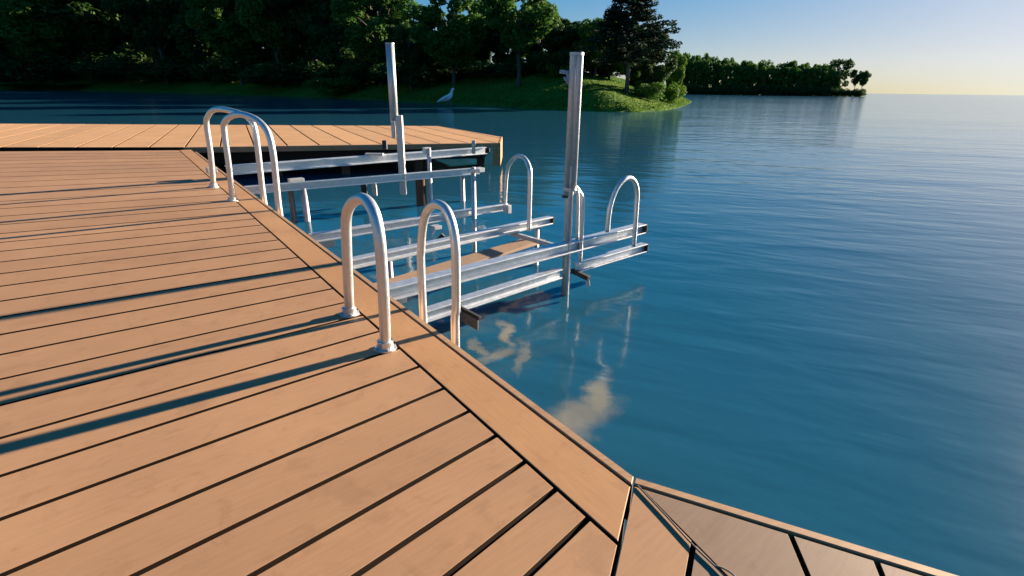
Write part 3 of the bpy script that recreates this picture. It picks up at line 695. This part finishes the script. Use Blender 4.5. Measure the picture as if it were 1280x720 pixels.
plant(1067, 0, 87, 13, 'h', 0, L_DARK, 'small tree second from the tip of the distant point', 'tree', 'tree row on the distant point', 'broadleaf_tree', base_z=.2, dist=528)
plant(1076, 0, 88, 14, 'h', 1, L_DARK, 'small tree standing alone at the very tip of the distant point', 'tree', 'tree row on the distant point', 'broadleaf_tree', base_z=.2, dist=530)
for i, px in enumerate(range(1034, 1080, 6)):
    plant(px, 0, 108+random.uniform(-2, 2), 10, 's', px % 4, L_DARK, ORD[i]+' from the left of the low waterline bushes at the distant tip', 'bush', 'bushes on the distant point', 'bush', base_z=-.5, dist=516)

for i, px in enumerate(range(834, 1036, 6)):
    plant(px, 0, 103+random.uniform(-3, 3), 14, 's', i % 4, L_DARK, ORD[i]+' from the left of the low dark bushes fringing the distant point', 'bush', 'bushes on the distant point', 'bush', base_z=-.6, dist=497+(px-900)*.12)

# grass blades on the bank
q = []
g_ = np.random.default_rng(9); cnt = 0
while cnt < 26000:
    px = g_.uniform(380, 864); d = az(px); t = g_.uniform(60, 150); pt = d*t
    if not inside(pt, poly): continue
    dd = seg_d(pt, poly)
    if dd > 26 or (dd > 3 and g_.random() < .3): continue
    z = ground(*pt); hh = g_.uniform(.05, .13)*(1.9 if dd < 1.5 else 1); a = g_.uniform(0, 6.28); wv = np.array([math.cos(a), math.sin(a), 0])*g_.uniform(.05, .14); ln_ = g_.normal(size=2)*.1
    b_ = np.array([*pt, z-.03]); tp = np.array([pt[0]+ln_[0], pt[1]+ln_[1], z+hh]); q += [b_-wv, b_+wv, tp+wv*.2, tp-wv*.2]; cnt += 1
me = mesh_from_quads('grass', np.array(q)); me.materials.append(leafmat('grass_blades', (.05, .11, .014), (.10, .17, .02))); o = bpy.data.objects.new('grass', me); COL.objects.link(o)
tag(o, 'short rough grass on the bank down to the waterline', 'grass', kind='stuff')

# ------------------------------------------------------------------ white bird in the shallows
bp_ = P(560, 133, WATER); dist = math.hypot(bp_[0], bp_[1]); u_ = dist/700.  # metres per pixel
bird = empty('heron', (bp_[0], bp_[1], WATER)); tag(bird, 'white heron with raised neck and half open wings standing in the shallows of the bank', 'bird')
rt_ = np.array([az(560)[1], -az(560)[0], 0]); base = np.array([bp_[0], bp_[1], 0])
def bpnt(x, y): return base+rt_*(x-560)*u_+np.array([0, 0, WATER+(133-y)*u_])
def ell_chain(bm, pts, rads, seg=12):
    pts = [np.array(p) for p in pts]; sp_ = spline(pts, 5); n = len(sp_); rr = np.interp(np.linspace(0, len(rads)-1, n), range(len(rads)), rads)
    prev = None; rings = []
    for i, p in enumerate(sp_):
        t = Vector(sp_[min(i+1, n-1)]-sp_[max(i-1, 0)]).normalized(); a = Vector((az(560)[0], az(560)[1], 0)); a = (a-t*a.dot(t)).normalized(); c = t.cross(a)
        rings.append([bm.verts.new(Vector(p)+(a*math.cos(6.283*k/seg)+c*math.sin(6.283*k/seg))*rr[i]) for k in range(seg)])
    for A_, B_ in zip(rings, rings[1:]):
        for k in range(seg): bm.faces.new((A_[k], A_[(k+1) % seg], B_[(k+1) % seg], B_[k]))
    bm.faces.new(rings[0][::-1]); bm.faces.new(rings[-1])
bm = bmesh.new(); ell_chain(bm, [bpnt(547, 128), bpnt(551, 126.3), bpnt(555, 125), bpnt(559.5, 123.2), bpnt(563, 120.5), bpnt(564.5, 117.5), bpnt(565.3, 115), bpnt(566.5, 113), bpnt(567, 111.6)], [.06, .16, .30, .40, .36, .20, .15, .20, .08]); mesh_obj('body', bm, M_WHITE, bird, True)
for sd in (-1, 1):   # half open wings
    bm = bmesh.new(); f_ = np.array([az(560)[0], az(560)[1], 0])*sd*.35
    ell_chain(bm, [bpnt(562, 121)+f_*.6, bpnt(558, 122)+f_*1.2, bpnt(552, 125)+f_*1.5, bpnt(546.5, 128)+f_*1.3], [.12, .2, .16, .03], 8); mesh_obj('wing', bm, M_WHITE, bird, True)
bm = bmesh.new(); ell_chain(bm, [bpnt(566, 112.8), bpnt(563.5, 113.3), bpnt(560.5, 114.6)], [.09, .07, .02]); mesh_obj('beak', bm, M_BEAK, bird, True)
for dx in (-1.2, 1.2):
    bm = bmesh.new(); tube(bm, [bpnt(562+dx, 124), bpnt(561.5+dx, 128), bpnt(562+dx, 134)], .045, 8); mesh_obj('leg', bm, M_BEAK, bird, True)
